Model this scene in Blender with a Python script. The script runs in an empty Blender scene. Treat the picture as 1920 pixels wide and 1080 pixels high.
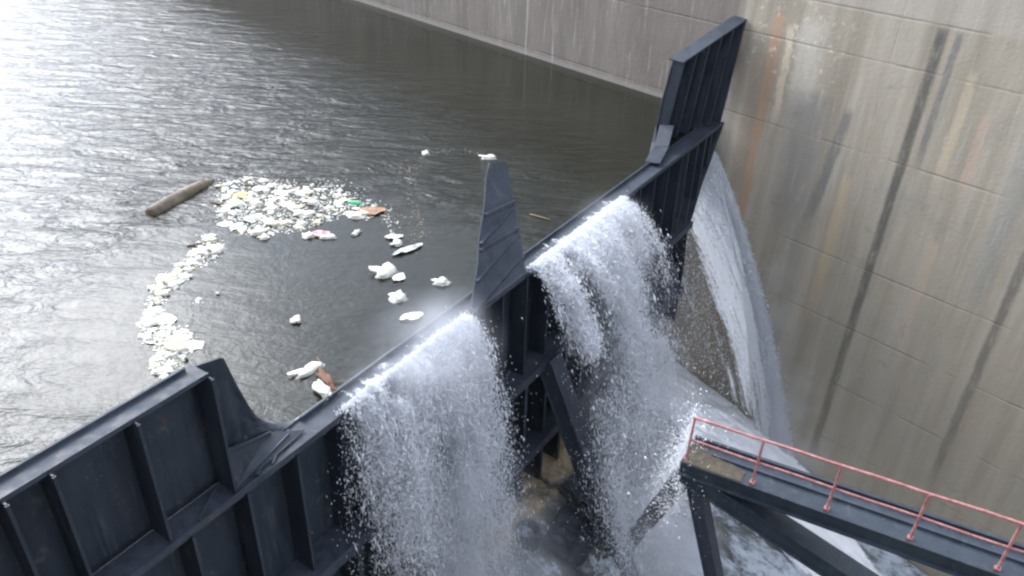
import bpy, math, random
import numpy as np
from mathutils import Vector, Matrix, noise as mnoise
random.seed(7); RG = np.random.default_rng(11)
SC = bpy.context.scene; COL = SC.collection
R = math.radians

# ------------------------------------------------------------------ camera
FPX = 1468.0; H0 = 9.0                       # focal length in 1920-px units, eye height above the reservoir (m)
_nad = np.array([870 - 960, 2950 - 540.0])
_dn = np.array([_nad[0], -_nad[1], -FPX]); _dn /= np.linalg.norm(_dn); _up = -_dn
_f = np.array([0, 0, -1.0]); _y = _f - _f.dot(_up) * _up; _y /= np.linalg.norm(_y)
RM = np.array([np.cross(_y, _up), _y, _up])  # camera axes -> world
EYE = np.array([0, 0, H0])
cam = bpy.data.cameras.new('camera'); co = bpy.data.objects.new('camera', cam); COL.objects.link(co)
mw = Matrix([[*RM[i], EYE[i]] for i in range(3)] + [[0, 0, 0, 1]])
co.matrix_world = mw
cam.sensor_width = 36; cam.lens = FPX / 1920 * 36; cam.clip_start = .1; cam.clip_end = 5000
SC.camera = co
SC.render.engine = 'CYCLES'
SC.cycles.pixel_filter_type = 'BLACKMAN_HARRIS'; SC.cycles.filter_width = 2.4
SC.cycles.max_bounces = 8; SC.cycles.transparent_max_bounces = 24; SC.cycles.volume_bounces = 1

# ------------------------------------------------------------------ sky, sun, exposure
SUN_AZ, SUN_EL = 48, 36                      # degrees left of straight ahead; elevation
w = bpy.data.worlds.new('World'); SC.world = w; w.use_nodes = True
nt = w.node_tree; bg = nt.nodes['Background']
sky = nt.nodes.new('ShaderNodeTexSky'); sky.sky_type = 'NISHITA'; sky.sun_disc = False
sky.sun_elevation = R(SUN_EL); sky.sun_rotation = R(-SUN_AZ)
sky.air_density = 1.0; sky.dust_density = 2.0; sky.ozone_density = 1.0; sky.altitude = 200
# thin overcast: the clear-sky colours washed most of the way to white cloud
bw = nt.nodes.new('ShaderNodeRGBToBW'); nt.links.new(sky.outputs[0], bw.inputs[0])
cl = nt.nodes.new('ShaderNodeMix'); cl.data_type = 'RGBA'; cl.blend_type = 'MULTIPLY'; cl.inputs[0].default_value = 1; nt.links.new(bw.outputs[0], cl.inputs[6]); cl.inputs[7].default_value = (.86, .98, 1.2, 1)
mxw = nt.nodes.new('ShaderNodeMix'); mxw.data_type = 'RGBA'; mxw.inputs[0].default_value = .8; nt.links.new(sky.outputs[0], mxw.inputs[6]); nt.links.new(cl.outputs[2], mxw.inputs[7])
cst = nt.nodes.new('ShaderNodeMix'); cst.data_type = 'RGBA'; cst.inputs[0].default_value = .4; nt.links.new(mxw.outputs[2], cst.inputs[6]); cst.inputs[7].default_value = (6.6, 7.2, 8.5, 1)   # even cloud deck
nt.links.new(cst.outputs[2], bg.inputs[0]); bg.inputs[1].default_value = .15
sl = bpy.data.lights.new('sun', 'SUN'); so = bpy.data.objects.new('sun', sl); COL.objects.link(so)
sl.energy = 1.7; sl.angle = R(40); sl.color = (1, .985, .97)
sd = Vector((-math.sin(R(SUN_AZ)) * math.cos(R(SUN_EL)), math.cos(R(SUN_AZ)) * math.cos(R(SUN_EL)), math.sin(R(SUN_EL))))
so.rotation_euler = sd.to_track_quat('Z', 'Y').to_euler()
SC.view_settings.view_transform = 'Standard'; SC.view_settings.look = 'None'
SC.view_settings.exposure = 1.5; SC.view_settings.gamma = 1

# ------------------------------------------------------------------ frames of reference
# gate frame: u along the gate towards the pier wall, n upstream, z up (z = 0 is the reservoir surface)
_g = np.array([.53, .85, 0]); _g /= np.linalg.norm(_g); _m = np.array([-_g[1], _g[0], 0]); GO = np.array([-3., 10.9, 0])
def G(u, n, z): return GO + _g * u + _m * n + np.array([0, 0, z])
def water_at(px, py, z=0.0):                 # where a line of sight meets the level z
    d = RM @ np.array([px - 960, -(py - 540), -FPX]); return EYE + d * ((z - H0) / d[2])
def toG(P): q = np.array(P) - GO; return q @ _g, q @ _m, P[2]
WP = np.array([5.06, 29.15, 0]); WV = np.array([-.687, .727, 0]); WV /= np.linalg.norm(WV); WN = np.array([WV[1], -WV[0], 0])  # pier wall
def Wp(s, z, off=0): return WP - WV * s + np.array([0, 0, z]) - WN * off    # s downstream, off = metres out of the wall

# ------------------------------------------------------------------ object helpers
def tag(o, label=None, cat=None, group=None, kind=None):
    for k, v in (('label', label), ('category', cat), ('group', group), ('kind', kind)):
        if v: o[k] = v
    return o
def empty(name, loc):
    o = bpy.data.objects.new(name, None); o.location = loc; COL.objects.link(o); return o
class MB:
    def __init__(s): s.v = []; s.f = []
    def poly(s, pts, faces):
        b = len(s.v); s.v += [tuple(map(float, p)) for p in pts]; s.f += [tuple(i + b for i in f) for f in faces]; return s
    def hexa(s, p):                          # 8 corners: 4 bottom, 4 top
        return s.poly(p, [(0, 3, 2, 1), (4, 5, 6, 7), (0, 1, 5, 4), (1, 2, 6, 5), (2, 3, 7, 6), (3, 0, 4, 7)])
    def gbox(s, u0, u1, n0, n1, z0, z1):
        return s.hexa([G(u0, n0, z0), G(u1, n0, z0), G(u1, n1, z0), G(u0, n1, z0), G(u0, n0, z1), G(u1, n0, z1), G(u1, n1, z1), G(u0, n1, z1)])
    def beam(s, P, Q, side, wd, ht, wd2=None, ht2=None, off=(0, 0)):
        P = np.array(P, float); Q = np.array(Q, float); d = Q - P; d /= np.linalg.norm(d)
        sd_ = np.array(side, float); sd_ -= sd_.dot(d) * d; sd_ /= np.linalg.norm(sd_); up_ = np.cross(sd_, d)
        if up_[2] < 0: up_ = -up_
        o_ = sd_ * off[0] + up_ * off[1]; wd2 = wd2 or wd; ht2 = ht2 or ht; pts = []
        for (E_, a, b) in ((P, wd, ht), (Q, wd2, ht2)):
            for (i, j) in ((-1, -1), (1, -1), (1, 1), (-1, 1)): pts.append(E_ + o_ + sd_ * i * a / 2 + up_ * j * b / 2)
        return s.hexa(pts)
    def tube(s, P, r, k=8, closed=True):     # P: list of points, r: radius or list
        P = [np.array(p, float) for p in P]; n = len(P); r = r if hasattr(r, '__len__') else [r] * n; b = len(s.v)
        for i, p in enumerate(P):
            d = P[min(i + 1, n - 1)] - P[max(i - 1, 0)]; d /= np.linalg.norm(d)
            a = np.cross(d, (0, 0, 1) if abs(d[2]) < .9 else (1, 0, 0)); a /= np.linalg.norm(a); c = np.cross(d, a)
            for j in range(k):
                t = 2 * math.pi * j / k; s.v.append(tuple(p + r[i] * (a * math.cos(t) + c * math.sin(t))))
        for i in range(n - 1):
            for j in range(k): s.f.append((b + i * k + j, b + i * k + (j + 1) % k, b + (i + 1) * k + (j + 1) % k, b + (i + 1) * k + j))
        if closed: s.f.append(tuple(b + j for j in range(k))[::-1]); s.f.append(tuple(b + (n - 1) * k + j for j in range(k)))
        return s
    def grid(s, P):                          # P: rows x cols x 3
        a, c = P.shape[:2]; b = len(s.v); s.v += [tuple(p) for p in P.reshape(-1, 3)]
        for i in range(a - 1):
            for j in range(c - 1): s.f.append((b + i * c + j, b + i * c + j + 1, b + (i + 1) * c + j + 1, b + (i + 1) * c + j))
        return s
    def build(s, name, mat, parent=None, smooth=False, solid=0, loc=None, bevel=0):
        o0 = np.array(parent.matrix_basis.translation) if parent else np.array(loc if loc is not None else (0, 0, 0))
        p_ = parent.parent if parent else None
        while p_: o0 = o0 + np.array(p_.matrix_basis.translation); p_ = p_.parent
        me = bpy.data.meshes.new(name); me.from_pydata([tuple(np.array(v) - o0) for v in s.v], [], s.f); me.update()
        o = bpy.data.objects.new(name, me); COL.objects.link(o); me.materials.append(mat)
        if parent: o.parent = parent
        else: o.location = o0
        if smooth: me.polygons.foreach_set('use_smooth', [True] * len(me.polygons))
        if solid: md = o.modifiers.new('thick', 'SOLIDIFY'); md.thickness = solid; md.offset = 0
        if bevel: md = o.modifiers.new('bevel', 'BEVEL'); md.width = bevel; md.segments = 2
        return o
def nz(x, y=0, z=0): return mnoise.noise(Vector((x, y, z)))
def fbm(x, y=0, z=0, o=4): return mnoise.fractal(Vector((x, y, z)), .9, 2.0, o)

# ------------------------------------------------------------------ materials
class Sh:
    def __init__(s, name):
        s.m = bpy.data.materials.new(name); s.m.use_nodes = True; s.t = s.m.node_tree; s.n = s.t.nodes; s.p = s.n['Principled BSDF']; s.out = s.n['Material Output']
        s.co = s.n.new('ShaderNodeTexCoord').outputs['Object']
    def L(s, a, b): s.t.links.new(a, b)
    def put(s, sock, v):
        if isinstance(v, (int, float)): sock.default_value = v
        elif isinstance(v, tuple): sock.default_value = v if len(v) == len(sock.default_value) else (*v, 1)
        else: s.L(v, sock)
    def math(s, op, a, b=0.0, c=0.0, clamp=False):
        m = s.n.new('ShaderNodeMath'); m.operation = op; m.use_clamp = clamp
        s.put(m.inputs[0], a); s.put(m.inputs[1], b); s.put(m.inputs[2], c); return m.outputs[0]
    def map(s, sc=(1, 1, 1), rot=(0, 0, 0), loc=(0, 0, 0), co=None):
        m = s.n.new('ShaderNodeMapping'); s.L(co or s.co, m.inputs[0]); m.inputs['Scale'].default_value = sc
        m.inputs['Rotation'].default_value = rot; m.inputs['Location'].default_value = loc; return m.outputs[0]
    def noise(s, scale, det=4, rough=.55, co=None, dist=0):
        m = s.n.new('ShaderNodeTexNoise'); s.L(co or s.co, m.inputs['Vector']); m.inputs['Scale'].default_value = scale
        m.inputs['Detail'].default_value = det; m.inputs['Roughness'].default_value = rough; m.inputs['Distortion'].default_value = dist; return m.outputs[0]
    def ramp(s, f, stops):
        m = s.n.new('ShaderNodeValToRGB'); s.put(m.inputs[0], f); e = m.color_ramp.elements
        while len(e) < len(stops): e.new(.5)
        for i, (p, c) in enumerate(stops): e[i].position = p; e[i].color = (*(c if isinstance(c, tuple) else (c, c, c)), 1)
        return m.outputs[0]
    def mix(s, f, a, b, mode='MIX'):
        m = s.n.new('ShaderNodeMix'); m.data_type = 'RGBA'; m.blend_type = mode; m.clamp_factor = True
        s.put(m.inputs[0], f); s.put(m.inputs[6], a); s.put(m.inputs[7], b); return m.outputs[2]
    def sep(s, co=None):
        m = s.n.new('ShaderNodeSeparateXYZ'); s.L(co or s.co, m.inputs[0]); return m.outputs
    def comb(s, x, y, z):
        m = s.n.new('ShaderNodeCombineXYZ'); s.put(m.inputs[0], x); s.put(m.inputs[1], y); s.put(m.inputs[2], z); return m.outputs[0]
    def sm(s, v, a, b):                      # smoothstep a..b -> 0..1 (a may exceed b)
        m = s.n.new('ShaderNodeMapRange'); m.interpolation_type = 'SMOOTHSTEP'; s.put(m.inputs[0], v)
        if a < b: m.inputs[1].default_value = a; m.inputs[2].default_value = b; m.inputs[3].default_value = 0; m.inputs[4].default_value = 1
        else: m.inputs[1].default_value = b; m.inputs[2].default_value = a; m.inputs[3].default_value = 1; m.inputs[4].default_value = 0
        return m.outputs[0]
    def bump(s, h, st=.5, d=.05, nrm=None):
        m = s.n.new('ShaderNodeBump'); s.put(m.inputs['Strength'], st); m.inputs['Distance'].default_value = d; s.L(h, m.inputs['Height'])
        if nrm: s.L(nrm, m.inputs['Normal'])
        return m.outputs[0]
    def fin(s, col=None, rough=None, nrm=None, **k):
        if col is not None: s.put(s.p.inputs['Base Color'], col)
        if rough is not None: s.put(s.p.inputs['Roughness'], rough)
        if nrm is not None: s.L(nrm, s.p.inputs['Normal'])
        for a, b in k.items(): s.put(s.p.inputs[a.replace('_', ' ')], b)
        return s.m

def m_steel(name='wet painted steel', lo=(.008, .012, .019), hi=(.026, .035, .047), rough=(.42, .7)):
    s = Sh(name); a = s.noise(.9, 5, .6); b = s.noise(1.0, 4, .6, s.map((5, 5, .7)))
    f = s.math('MULTIPLY_ADD', b, .6, s.math('MULTIPLY', a, .5))
    c = s.ramp(f, [(.35, lo), (.72, hi)])
    g = s.noise(2.3, 5, .65); c = s.mix(s.sm(g, .6, .75), c, (.075, .085, .07))     # dried silt
    rn = s.noise(1.0, 5, .65, s.map((6, 6, .45))); c = s.mix(s.math('MULTIPLY', s.sm(rn, .58, .72), .35), c, (.10, .115, .12))      # chalky run marks
    rs = s.noise(4.5, 6, .75); c = s.mix(s.math('MULTIPLY', s.sm(rs, .58, .7), .55), c, (.085, .045, .025))
    sc = s.noise(22, 3, .6, s.map((1, 1, .4))); c = s.mix(s.math('MULTIPLY', s.sm(sc, .68, .74), .6), c, (.16, .17, .18))          # chips
    return s.fin(c, s.ramp(b, [(.3, rough[0]), (.7, rough[1])]), s.bump(s.noise(14, 4), .25, .02))
STEEL = m_steel()
STEEL_B = m_steel('blue steel girder', (.014, .019, .030), (.044, .054, .072), (.5, .8))
STEEL_D = m_steel('dark arm steel', (.010, .016, .024), (.03, .042, .055), (.3, .55))
def m_rail():
    s = Sh('faded red rail paint'); a = s.noise(9, 7, .75)
    return s.fin(s.ramp(a, [(.35, (.22, .07, .065)), (.5, (.34, .135, .125)), (.62, (.40, .22, .2)), (.72, (.13, .06, .04))]), .5, s.bump(s.noise(40, 3), .3, .005))
RAIL = m_rail()
def m_wall():
    s = Sh('stained board marked concrete'); x, y, z = s.sep()
    st = s.noise(1.0, 5, .6, s.map((1.5, 1, .10))); st2 = s.noise(1.0, 4, .6, s.map((4.5, 1, .35))); bl = s.noise(.55, 6, .6); fn = s.noise(9, 5, .7)
    c = s.ramp(st, [(.3, (.25, .21, .155)), (.5, (.35, .30, .225)), (.7, (.41, .36, .285))])
    c = s.mix(s.math('MULTIPLY', s.sm(st2, .52, .72), .35), c, (.25, .245, .2))
    c = s.mix(s.math('MULTIPLY', s.sm(bl, .5, .75), .4), c, (.24, .225, .19))
    c = s.mix(s.math('MULTIPLY', s.sm(fn, .5, .8), .22), c, (.2, .19, .17))
    # rust coloured runs
    ru = s.noise(1.0, 4, .6, s.map((2.6, 1, .22), loc=(7.3, 0, 3)))
    c = s.mix(s.math('MULTIPLY', s.sm(ru, .60, .74), .5), c, (.5, .33, .19))
    wob = s.math('MULTIPLY', s.math('SUBTRACT', s.noise(1.1, 8, .75), .5), .6)
    def vs(x0, wd, z0, z1, colr, amt, soft=.25, slope=0.0):     # vertical stain: centre, half width, top, bottom
        nonlocal c
        xc = s.math('ABSOLUTE', s.math('SUBTRACT', s.math('ADD', s.math('MULTIPLY_ADD', wob, soft, x), s.math('MULTIPLY', z, slope)), x0))
        mx = s.sm(xc, wd * 1.25, wd * .45)
        mz = s.math('MULTIPLY', s.sm(s.math('ADD', z, wob), z0 + .1, z0 - .25), s.sm(s.math('ADD', z, wob), z1 - 1.2, z1 + .4))
        mod = s.sm(s.noise(2.6, 7, .75, s.map((1.6, 1, .45), loc=(x0, 0, 0))), .22, .55)
        c = s.mix(s.math('MULTIPLY', s.math('MULTIPLY', mx, mz), s.math('MULTIPLY', mod, amt)), c, colr)
    vs(9.47, .17, 4.3, -11, (.10, .094, .078), .93, .22)
    vs(9.92, .12, 4.3, .8, (.15, .145, .13), .8, .3)
    vs(13.45, .15, 1.0, -9, (.13, .12, .098), .85, .3)
    vs(12.6, .3, 3.2, -2.6, (.24, .235, .21), .6, .5)
    vs(7.35, .22, 1.5, -2.2, (.17, .16, .14), .85, .5, -.12)
    vs(6.25, .72, 1.75, -2.6, (.215, .2, .175), .7, .35)
    vs(4.55, .22, 3.9, -8, (.42, .25, .15), .75, .8)
    vs(4.05, .18, 2.6, -6, (.36, .26, .19), .6, .9)
    vs(5.05, .16, 3.6, .9, (.58, .46, .33), .85, 1.2)
    vs(5.75, .45, 3.8, 1.9, (.5, .45, .37), .7, 1.6)
    vs(8.0, .22, -.6, -5.2, (.47, .36, .22), .65, .4)
    vs(11.1, .16, -1.6, -5, (.5, .36, .26), .55, .5)
    vs(10.6, .16, 3.4, .6, (.5, .4, .26), .6, .5)
    vs(11.3, .16, 2.4, .4, (.5, .34, .25), .5, .5)
    vs(6.95, .3, -2.6, -8.5, (.25, .235, .2), .6, .5)
    vs(3.3, .3, 2.6, -9, (.22, .2, .175), .55, .8)
    # crusted white and cream patches by the gate slot
    cr = s.math('MULTIPLY', s.sm(s.noise(3.2, 6, .7), .54, .66), s.math('MULTIPLY', s.sm(x, 7.4, 6.2), s.math('MULTIPLY', s.sm(x, 3.2, 4.0), s.sm(z, 1.2, 2.3))))
    c = s.mix(s.math('MULTIPLY', cr, .8), c, (.6, .54, .42))
    # pour joints every lift
    jt = None
    for z0 in (4.36, 3.06, .3, -3.42, -5.7, -8.03, -10.4, 6.7):
        d = s.math('ABSOLUTE', s.math('SUBTRACT', s.math('MULTIPLY_ADD', wob, .10, z), z0)); d = s.sm(d, .05, .012)
        jt = d if jt is None else s.math('MAXIMUM', jt, d)
    for x0 in (3.0, 8.3, 11.9, 15.6, 19.4, -4, -9, -14, -19, -24):
        d = s.sm(s.math('ABSOLUTE', s.math('SUBTRACT', s.math('MULTIPLY_ADD', wob, .06, x), x0)), .035, .01); jt = s.math('MAXIMUM', jt, s.math('MULTIPLY', d, .3))
    jm = s.math('MULTIPLY', jt, s.sm(s.noise(.8, 3), .35, .6))
    c = s.mix(s.math('MULTIPLY', jm, .3), c, (.19, .17, .14))
    c = s.mix(s.math('MULTIPLY', s.sm(z, 4.3, 4.42), .35), c, (.44, .385, .325))           # paler top lift
    c = s.mix(s.math('MULTIPLY', s.sm(s.math('ADD', z, wob), 0.0, -9), .35), c, (.25, .22, .165))  # darker, browner towards the lower lifts
    # face upstream of the gate slot: much darker, with a pale scum line at the water
    up = s.sm(x, 3.35, 2.9)
    ud = s.ramp(s.noise(1.0, 5, .6, s.map((1.1, 1, .25))), [(.3, (.12, .102, .086)), (.7, (.2, .168, .142))])
    c = s.mix(s.math('MULTIPLY', up, .88), c, ud)
    wl = s.math('MULTIPLY', up, s.sm(s.math('ADD', z, s.math('MULTIPLY', wob, .3)), .28, .1)); c = s.mix(s.math('MULTIPLY', wl, .6), c, (.3, .27, .23))
    ww = s.math('MULTIPLY', s.sm(s.noise(1.0, 4, .6, s.map((3.2, 1, .15))), .57, .66), s.math('MULTIPLY', s.sm(x, -3.2, -5), s.sm(x, -13, -9)))
    c = s.mix(s.math('MULTIPLY', ww, .6), c, (.42, .42, .37))
    sp = s.math('MULTIPLY', s.sm(s.noise(1.4, 9, .8, s.map(loc=(3, 0, 8))), .57, .60), s.sm(s.noise(.35, 3), .42, .55))
    c = s.mix(s.math('MULTIPLY', sp, .4), c, (.22, .19, .145)); lk = s.noise(1.0, 6, .7, s.map((7, 1, .5))); c = s.mix(s.math('MULTIPLY', s.math('MULTIPLY', s.sm(lk, .56, .66), s.sm(z, -9, 1)), .35), c, (.46, .44, .39))
    h = s.math('SUBTRACT', s.math('ADD', fn, s.math('MULTIPLY', bl, 2)), s.math('MULTIPLY', jm, 1.2))
    return s.fin(c, .85, s.bump(h, .45, .04))
WALL = m_wall()
def m_chute():
    s = Sh('wet spillway concrete'); a = s.noise(.8, 6, .62); b = s.noise(4, 6, .7)
    c = s.ramp(a, [(.3, (.03, .034, .032)), (.45, (.07, .075, .068)), (.6, (.11, .11, .10)), (.75, (.05, .062, .062))])
    c = s.mix(s.math('MULTIPLY', s.sm(b, .5, .7), .5), c, (.06, .06, .048))
    z = s.sep()[2]; tan = s.ramp(s.noise(2.2, 6, .7), [(.35, (.14, .105, .06)), (.5, (.38, .28, .165)), (.65, (.5, .42, .31))])
    c = s.mix(s.math('MULTIPLY', s.sm(s.math('MULTIPLY_ADD', s.noise(1.9, 6, .7), .7, z), -7.3, -7.12), .85), c, tan)
    return s.fin(c, s.ramp(a, [(.3, .25), (.7, .6)]), s.bump(s.math('ADD', a, s.math('MULTIPLY', b, .3)), .8, .12))
CHUTE = m_chute()
def m_water():
    s = Sh('murky reservoir water'); x, y, z = s.sep()
    ex, ey = water_at(560, 560)[:2]                                   # centre of the eddy
    dx = s.math('SUBTRACT', x, float(ex)); dy = s.math('SUBTRACT', y, float(ey)); wb = s.math('MULTIPLY', s.math('SUBTRACT', s.noise(.35, 3), .5), 1.6)
    r = s.math('ADD', s.math('SQRT', s.math('ADD', s.math('MULTIPLY', dx, dx), s.math('MULTIPLY', dy, dy))), wb)
    dist = s.noise(.22, 3, .5); 
    wv1 = s.noise(1.0, 4, .6, s.map((.55, 1.7, 1), rot=(0, 0, R(-52))), dist=.8)
    wv2 = s.noise(1.0, 4, .6, s.map((1.8, 3.8, 1), rot=(0, 0, R(-30))), dist=1.0)
    fine = s.noise(7.5, 5, .65, s.map((1, 1.5, 1), rot=(0, 0, R(20))), dist=.4)
    rough_zone = s.sm(r, 3.4, 7.0)
    dw = s.math('MULTIPLY_ADD', x, float(-WN[0]), s.math('MULTIPLY_ADD', y, float(-WN[1]), float(WP @ WN)))   # metres from the pier face
    lee = s.math('MULTIPLY', s.sm(s.math('ADD', dw, s.math('MULTIPLY', wb, 2.0)), 3.0, 13.0), 1.0)
    calm = s.math('MULTIPLY', s.math('MULTIPLY_ADD', rough_zone, .85, .15), s.math('MULTIPLY_ADD', s.math('MULTIPLY', lee, s.math('MULTIPLY_ADD', s.sm(dw, 30.0, 17.0), .65, .35)), .96, .04))
    h = s.math('MULTIPLY', s.math('ADD', s.math('MULTIPLY', wv1, 2.3), s.math('MULTIPLY', wv2, .6)), calm)
    h = s.math('ADD', h, s.math('MULTIPLY', fine, s.math('MULTIPLY_ADD', lee, .05, .01)))
    h = s.math('ADD', h, s.math('MULTIPLY', s.noise(1.6, 4, .6, dist=1.5), s.math('MULTIPLY_ADD', lee, .10, .02)))
    h = s.math('ADD', h, s.math('MULTIPLY', s.noise(16, 3, .6, dist=.5), s.math('MULTIPLY_ADD', lee, .010, .002)))
    n1 = s.bump(h, .5, .17)
    silt = s.ramp(s.noise(.15, 4, .6, s.map(loc=(4, 2, 0))), [(.3, (.010, .011, .007)), (.7, (.019, .020, .014))])
    return s.fin(silt, s.math('MULTIPLY_ADD', lee, .20, .04), n1, IOR=1.333)
WATER = m_water()
def foam_mat(name, sc, lo, hi, col=(.93, .94, .96), flow=None, tr=.35, w=(.65, .35)):
    """broken white water: opaque foam strands, gaps between them clear. UV = (across, along the flow), attribute fade thins it out"""
    s = Sh(name); u = s.n.new('ShaderNodeUVMap').outputs[0]; at = s.n.new('ShaderNodeAttribute'); at.attribute_name = 'fade'; fd = at.outputs['Fac']
    if flow: a = s.noise(1.0, 7, .7, s.map((flow[0], flow[1], 1), co=u), .5); b = s.noise(1.0, 4, .6, s.map((flow[0] * .25, flow[1] * .45, 1), co=u)); f2 = s.noise(sc, 5, .7); a = s.math('MULTIPLY_ADD', s.math('SUBTRACT', f2, .5), .6, a)
    else: a = s.noise(sc, 7, .72, None, .6); b = s.noise(sc * .3, 4, .6)
    d = s.math('SUBTRACT', s.math('ADD', s.math('MULTIPLY', a, w[0]), s.math('MULTIPLY', b, w[1])), fd)
    al = s.sm(d, lo, hi)
    tl = s.n.new('ShaderNodeBsdfTranslucent'); tl.inputs[0].default_value = (*col, 1); mx = s.n.new('ShaderNodeMixShader'); mx.inputs[0].default_value = tr
    s.fin(s.ramp(a, [(.3, tuple(.88 * q for q in col)), (.6, col)]), .5, s.bump(a, .8, .06), IOR=1.33)
    s.L(s.p.outputs[0], mx.inputs[1]); s.L(tl.outputs[0], mx.inputs[2])
    tp = s.n.new('ShaderNodeBsdfTransparent'); m2 = s.n.new('ShaderNodeMixShader'); s.L(al, m2.inputs[0]); s.L(tp.outputs[0], m2.inputs[1]); s.L(mx.outputs[0], m2.inputs[2])
    s.L(m2.outputs[0], s.out.inputs[0]); return s.m
NAPPE = foam_mat('falling white water', 9, .44, .60, flow=(6, 3.2))
VEIL = foam_mat('thin falling water veil', 6, .30, .50, col=(.98, .98, .98), flow=(5, 2.0), tr=.22)
def m_drop():
    s = Sh('water droplets'); tl = s.n.new('ShaderNodeBsdfTranslucent'); tl.inputs[0].default_value = (.95, .96, .98, 1)
    mx = s.n.new('ShaderNodeMixShader'); mx.inputs[0].default_value = .5
    s.fin((.93, .94, .96), .35, IOR=1.33); s.L(s.p.outputs[0], mx.inputs[1]); s.L(tl.outputs[0], mx.inputs[2]); s.L(mx.outputs[0], s.out.inputs[0]); return s.m
DROP = m_drop()
def plain(name, c, rough=.6, sc=8, var=.25, **k):
    s = Sh(name); a = s.noise(sc, 4, .6); return s.fin(s.ramp(a, [(.3, tuple(q * (1 - var) for q in c)), (.7, c)]), rough, s.bump(a, .4, .01), **k)
FOAMW = plain('dirty white foam', (.82, .79, .68), .8, 6, .35); CREAM = plain('yellowed foam', (.74, .68, .48), .7); PETW = plain('cloudy plastic', (.66, .68, .66), .25)
GREENP = plain('green plastic', (.08, .45, .22), .3); PINKP = plain('faded pink plastic', (.6, .3, .32), .4); WOOD = plain('water worn wood', (.24, .17, .10), .8, 3, .5)
RUST = plain('brown bark', (.2, .1, .06), .85, 5, .5); YELL = plain('yellow plastic', (.7, .5, .15), .4); SCUM = plain('brown scum', (.3, .25, .17), .9)
BLUEP = plain('blue plastic', (.12, .25, .5), .35)

# ================================================================== SETTING
def bar(t): return t
def wall_s_at_n(n):                         # u of the pier face at gate offset n
    P = GO + _m * n; q = (WP - P) @ WN; return q / (_g @ WN)
# reservoir surface: bounded by the gate and the two piers
mb = MB(); fg = 0.16
pts = [G(-14, fg, 0), G(wall_s_at_n(fg), fg, 0), Wp(-130, 0, -.05), Wp(-900, 0, -.05), G(-1400, 900, 0), G(-1400, fg + 25, 0), G(-14, fg + 25, 0)]
mb.poly(pts, [(0, 1, 2, 3, 4, 5, 6)]); res = mb.build('reservoir_water', WATER); tag(res, kind='structure')
# pier wall on the right (local x = downstream along the face, z up)
mb = MB(); wl = bpy.data.objects
def wbox(x0, x1, d0, d1, z0, z1): return [(x0, d0, z0), (x1, d0, z0), (x1, d1, z0), (x0, d1, z0), (x0, d0, z1), (x1, d0, z1), (x1, d1, z1), (x0, d1, z1)]
wob_ = empty('pier_wall', tuple(WP)); wob_.rotation_euler = (0, 0, math.atan2(-WV[1], -WV[0]))
def wpart(name, boxes, mat, bev=0):
    me = bpy.data.meshes.new(name); m_ = MB()
    for b in boxes: m_.hexa(wbox(*b))
    me.from_pydata(m_.v, [], m_.f); o = bpy.data.objects.new(name, me); COL.objects.link(o); me.materials.append(mat); o.parent = wob_
    if bev: md = o.modifiers.new('b', 'BEVEL'); md.width = bev; md.segments = 2
    return o
tag(wob_, 'tall stained concrete pier wall with dark vertical water streaks right of the gate', 'wall')
wpart('wall_face', [(-130, 45, 0, 3.2, -22, 8.0)], WALL)
wpart('coping', [(-130.1, 45.1, -.12, 3.3, 8.0, 8.4)], WALL, .03)
# left pier (outside the frame to the left of the camera)
lp = MB(); lp.gbox(-13.5, -11.2, -30, 9, -22, 7.2); o = lp.build('left_pier', WALL, loc=G(-12, 0, -22)); tag(o, 'concrete pier at the far left end of the gate', 'pier')
# spillway chute and what lies below it
def _pl(ks, n):
    for (a, za), (b, zb) in zip(ks, ks[1:]):
        if n >= b: t = max(0, (a - n) / (a - b)); return za + (zb - za) * t
    return ks[-1][1]
def chute_z(n, u=14.0):                      # a raised sill block stands in the middle, the chute beside the pier is deep
    hi = _pl([(4, -7.4), (.6, -7.3), (-.9, -7.5), (-2.0, -8.1), (-3.2, -8.9), (-4, -10.6), (-6, -11.9), (-9, -12.6), (-12, -13.3), (-18, -14.6), (-24, -15.4), (-60, -15.8)], n)
    lo = _pl([(4, -11), (0, -11.05), (-3, -11.45), (-6.2, -12.3), (-9.2, -13.2), (-16, -14.6), (-24, -15.4), (-60, -15.8)], n)
    t = min(1, max(0, (u - 9.2) / .5)); return hi + (min(lo, hi) - hi) * t
ns = np.concatenate([np.linspace(3, -8, 90), np.linspace(-8.3, -60, 40)])
us = np.linspace(-13, 40, 260); P = np.zeros((len(ns), len(us), 3))
for i, n in enumerate(ns):
    um = wall_s_at_n(n) + .3
    for j, t in enumerate(np.linspace(0, 1, len(us))):
        u = -13 + (um + 13) * t; z = chute_z(n, u) + .10 * fbm(u * .9, n * .9) + .05 * fbm(u * 3, n * 3, 4)
        if abs(u - 7.02) < .07 and -3 < n < -.1: z -= .35      # open joint
        P[i, j] = G(u, n, z)
mb = MB(); mb.grid(P); o = mb.build('spillway_chute', CHUTE, smooth=True); tag(o, kind='structure')

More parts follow.
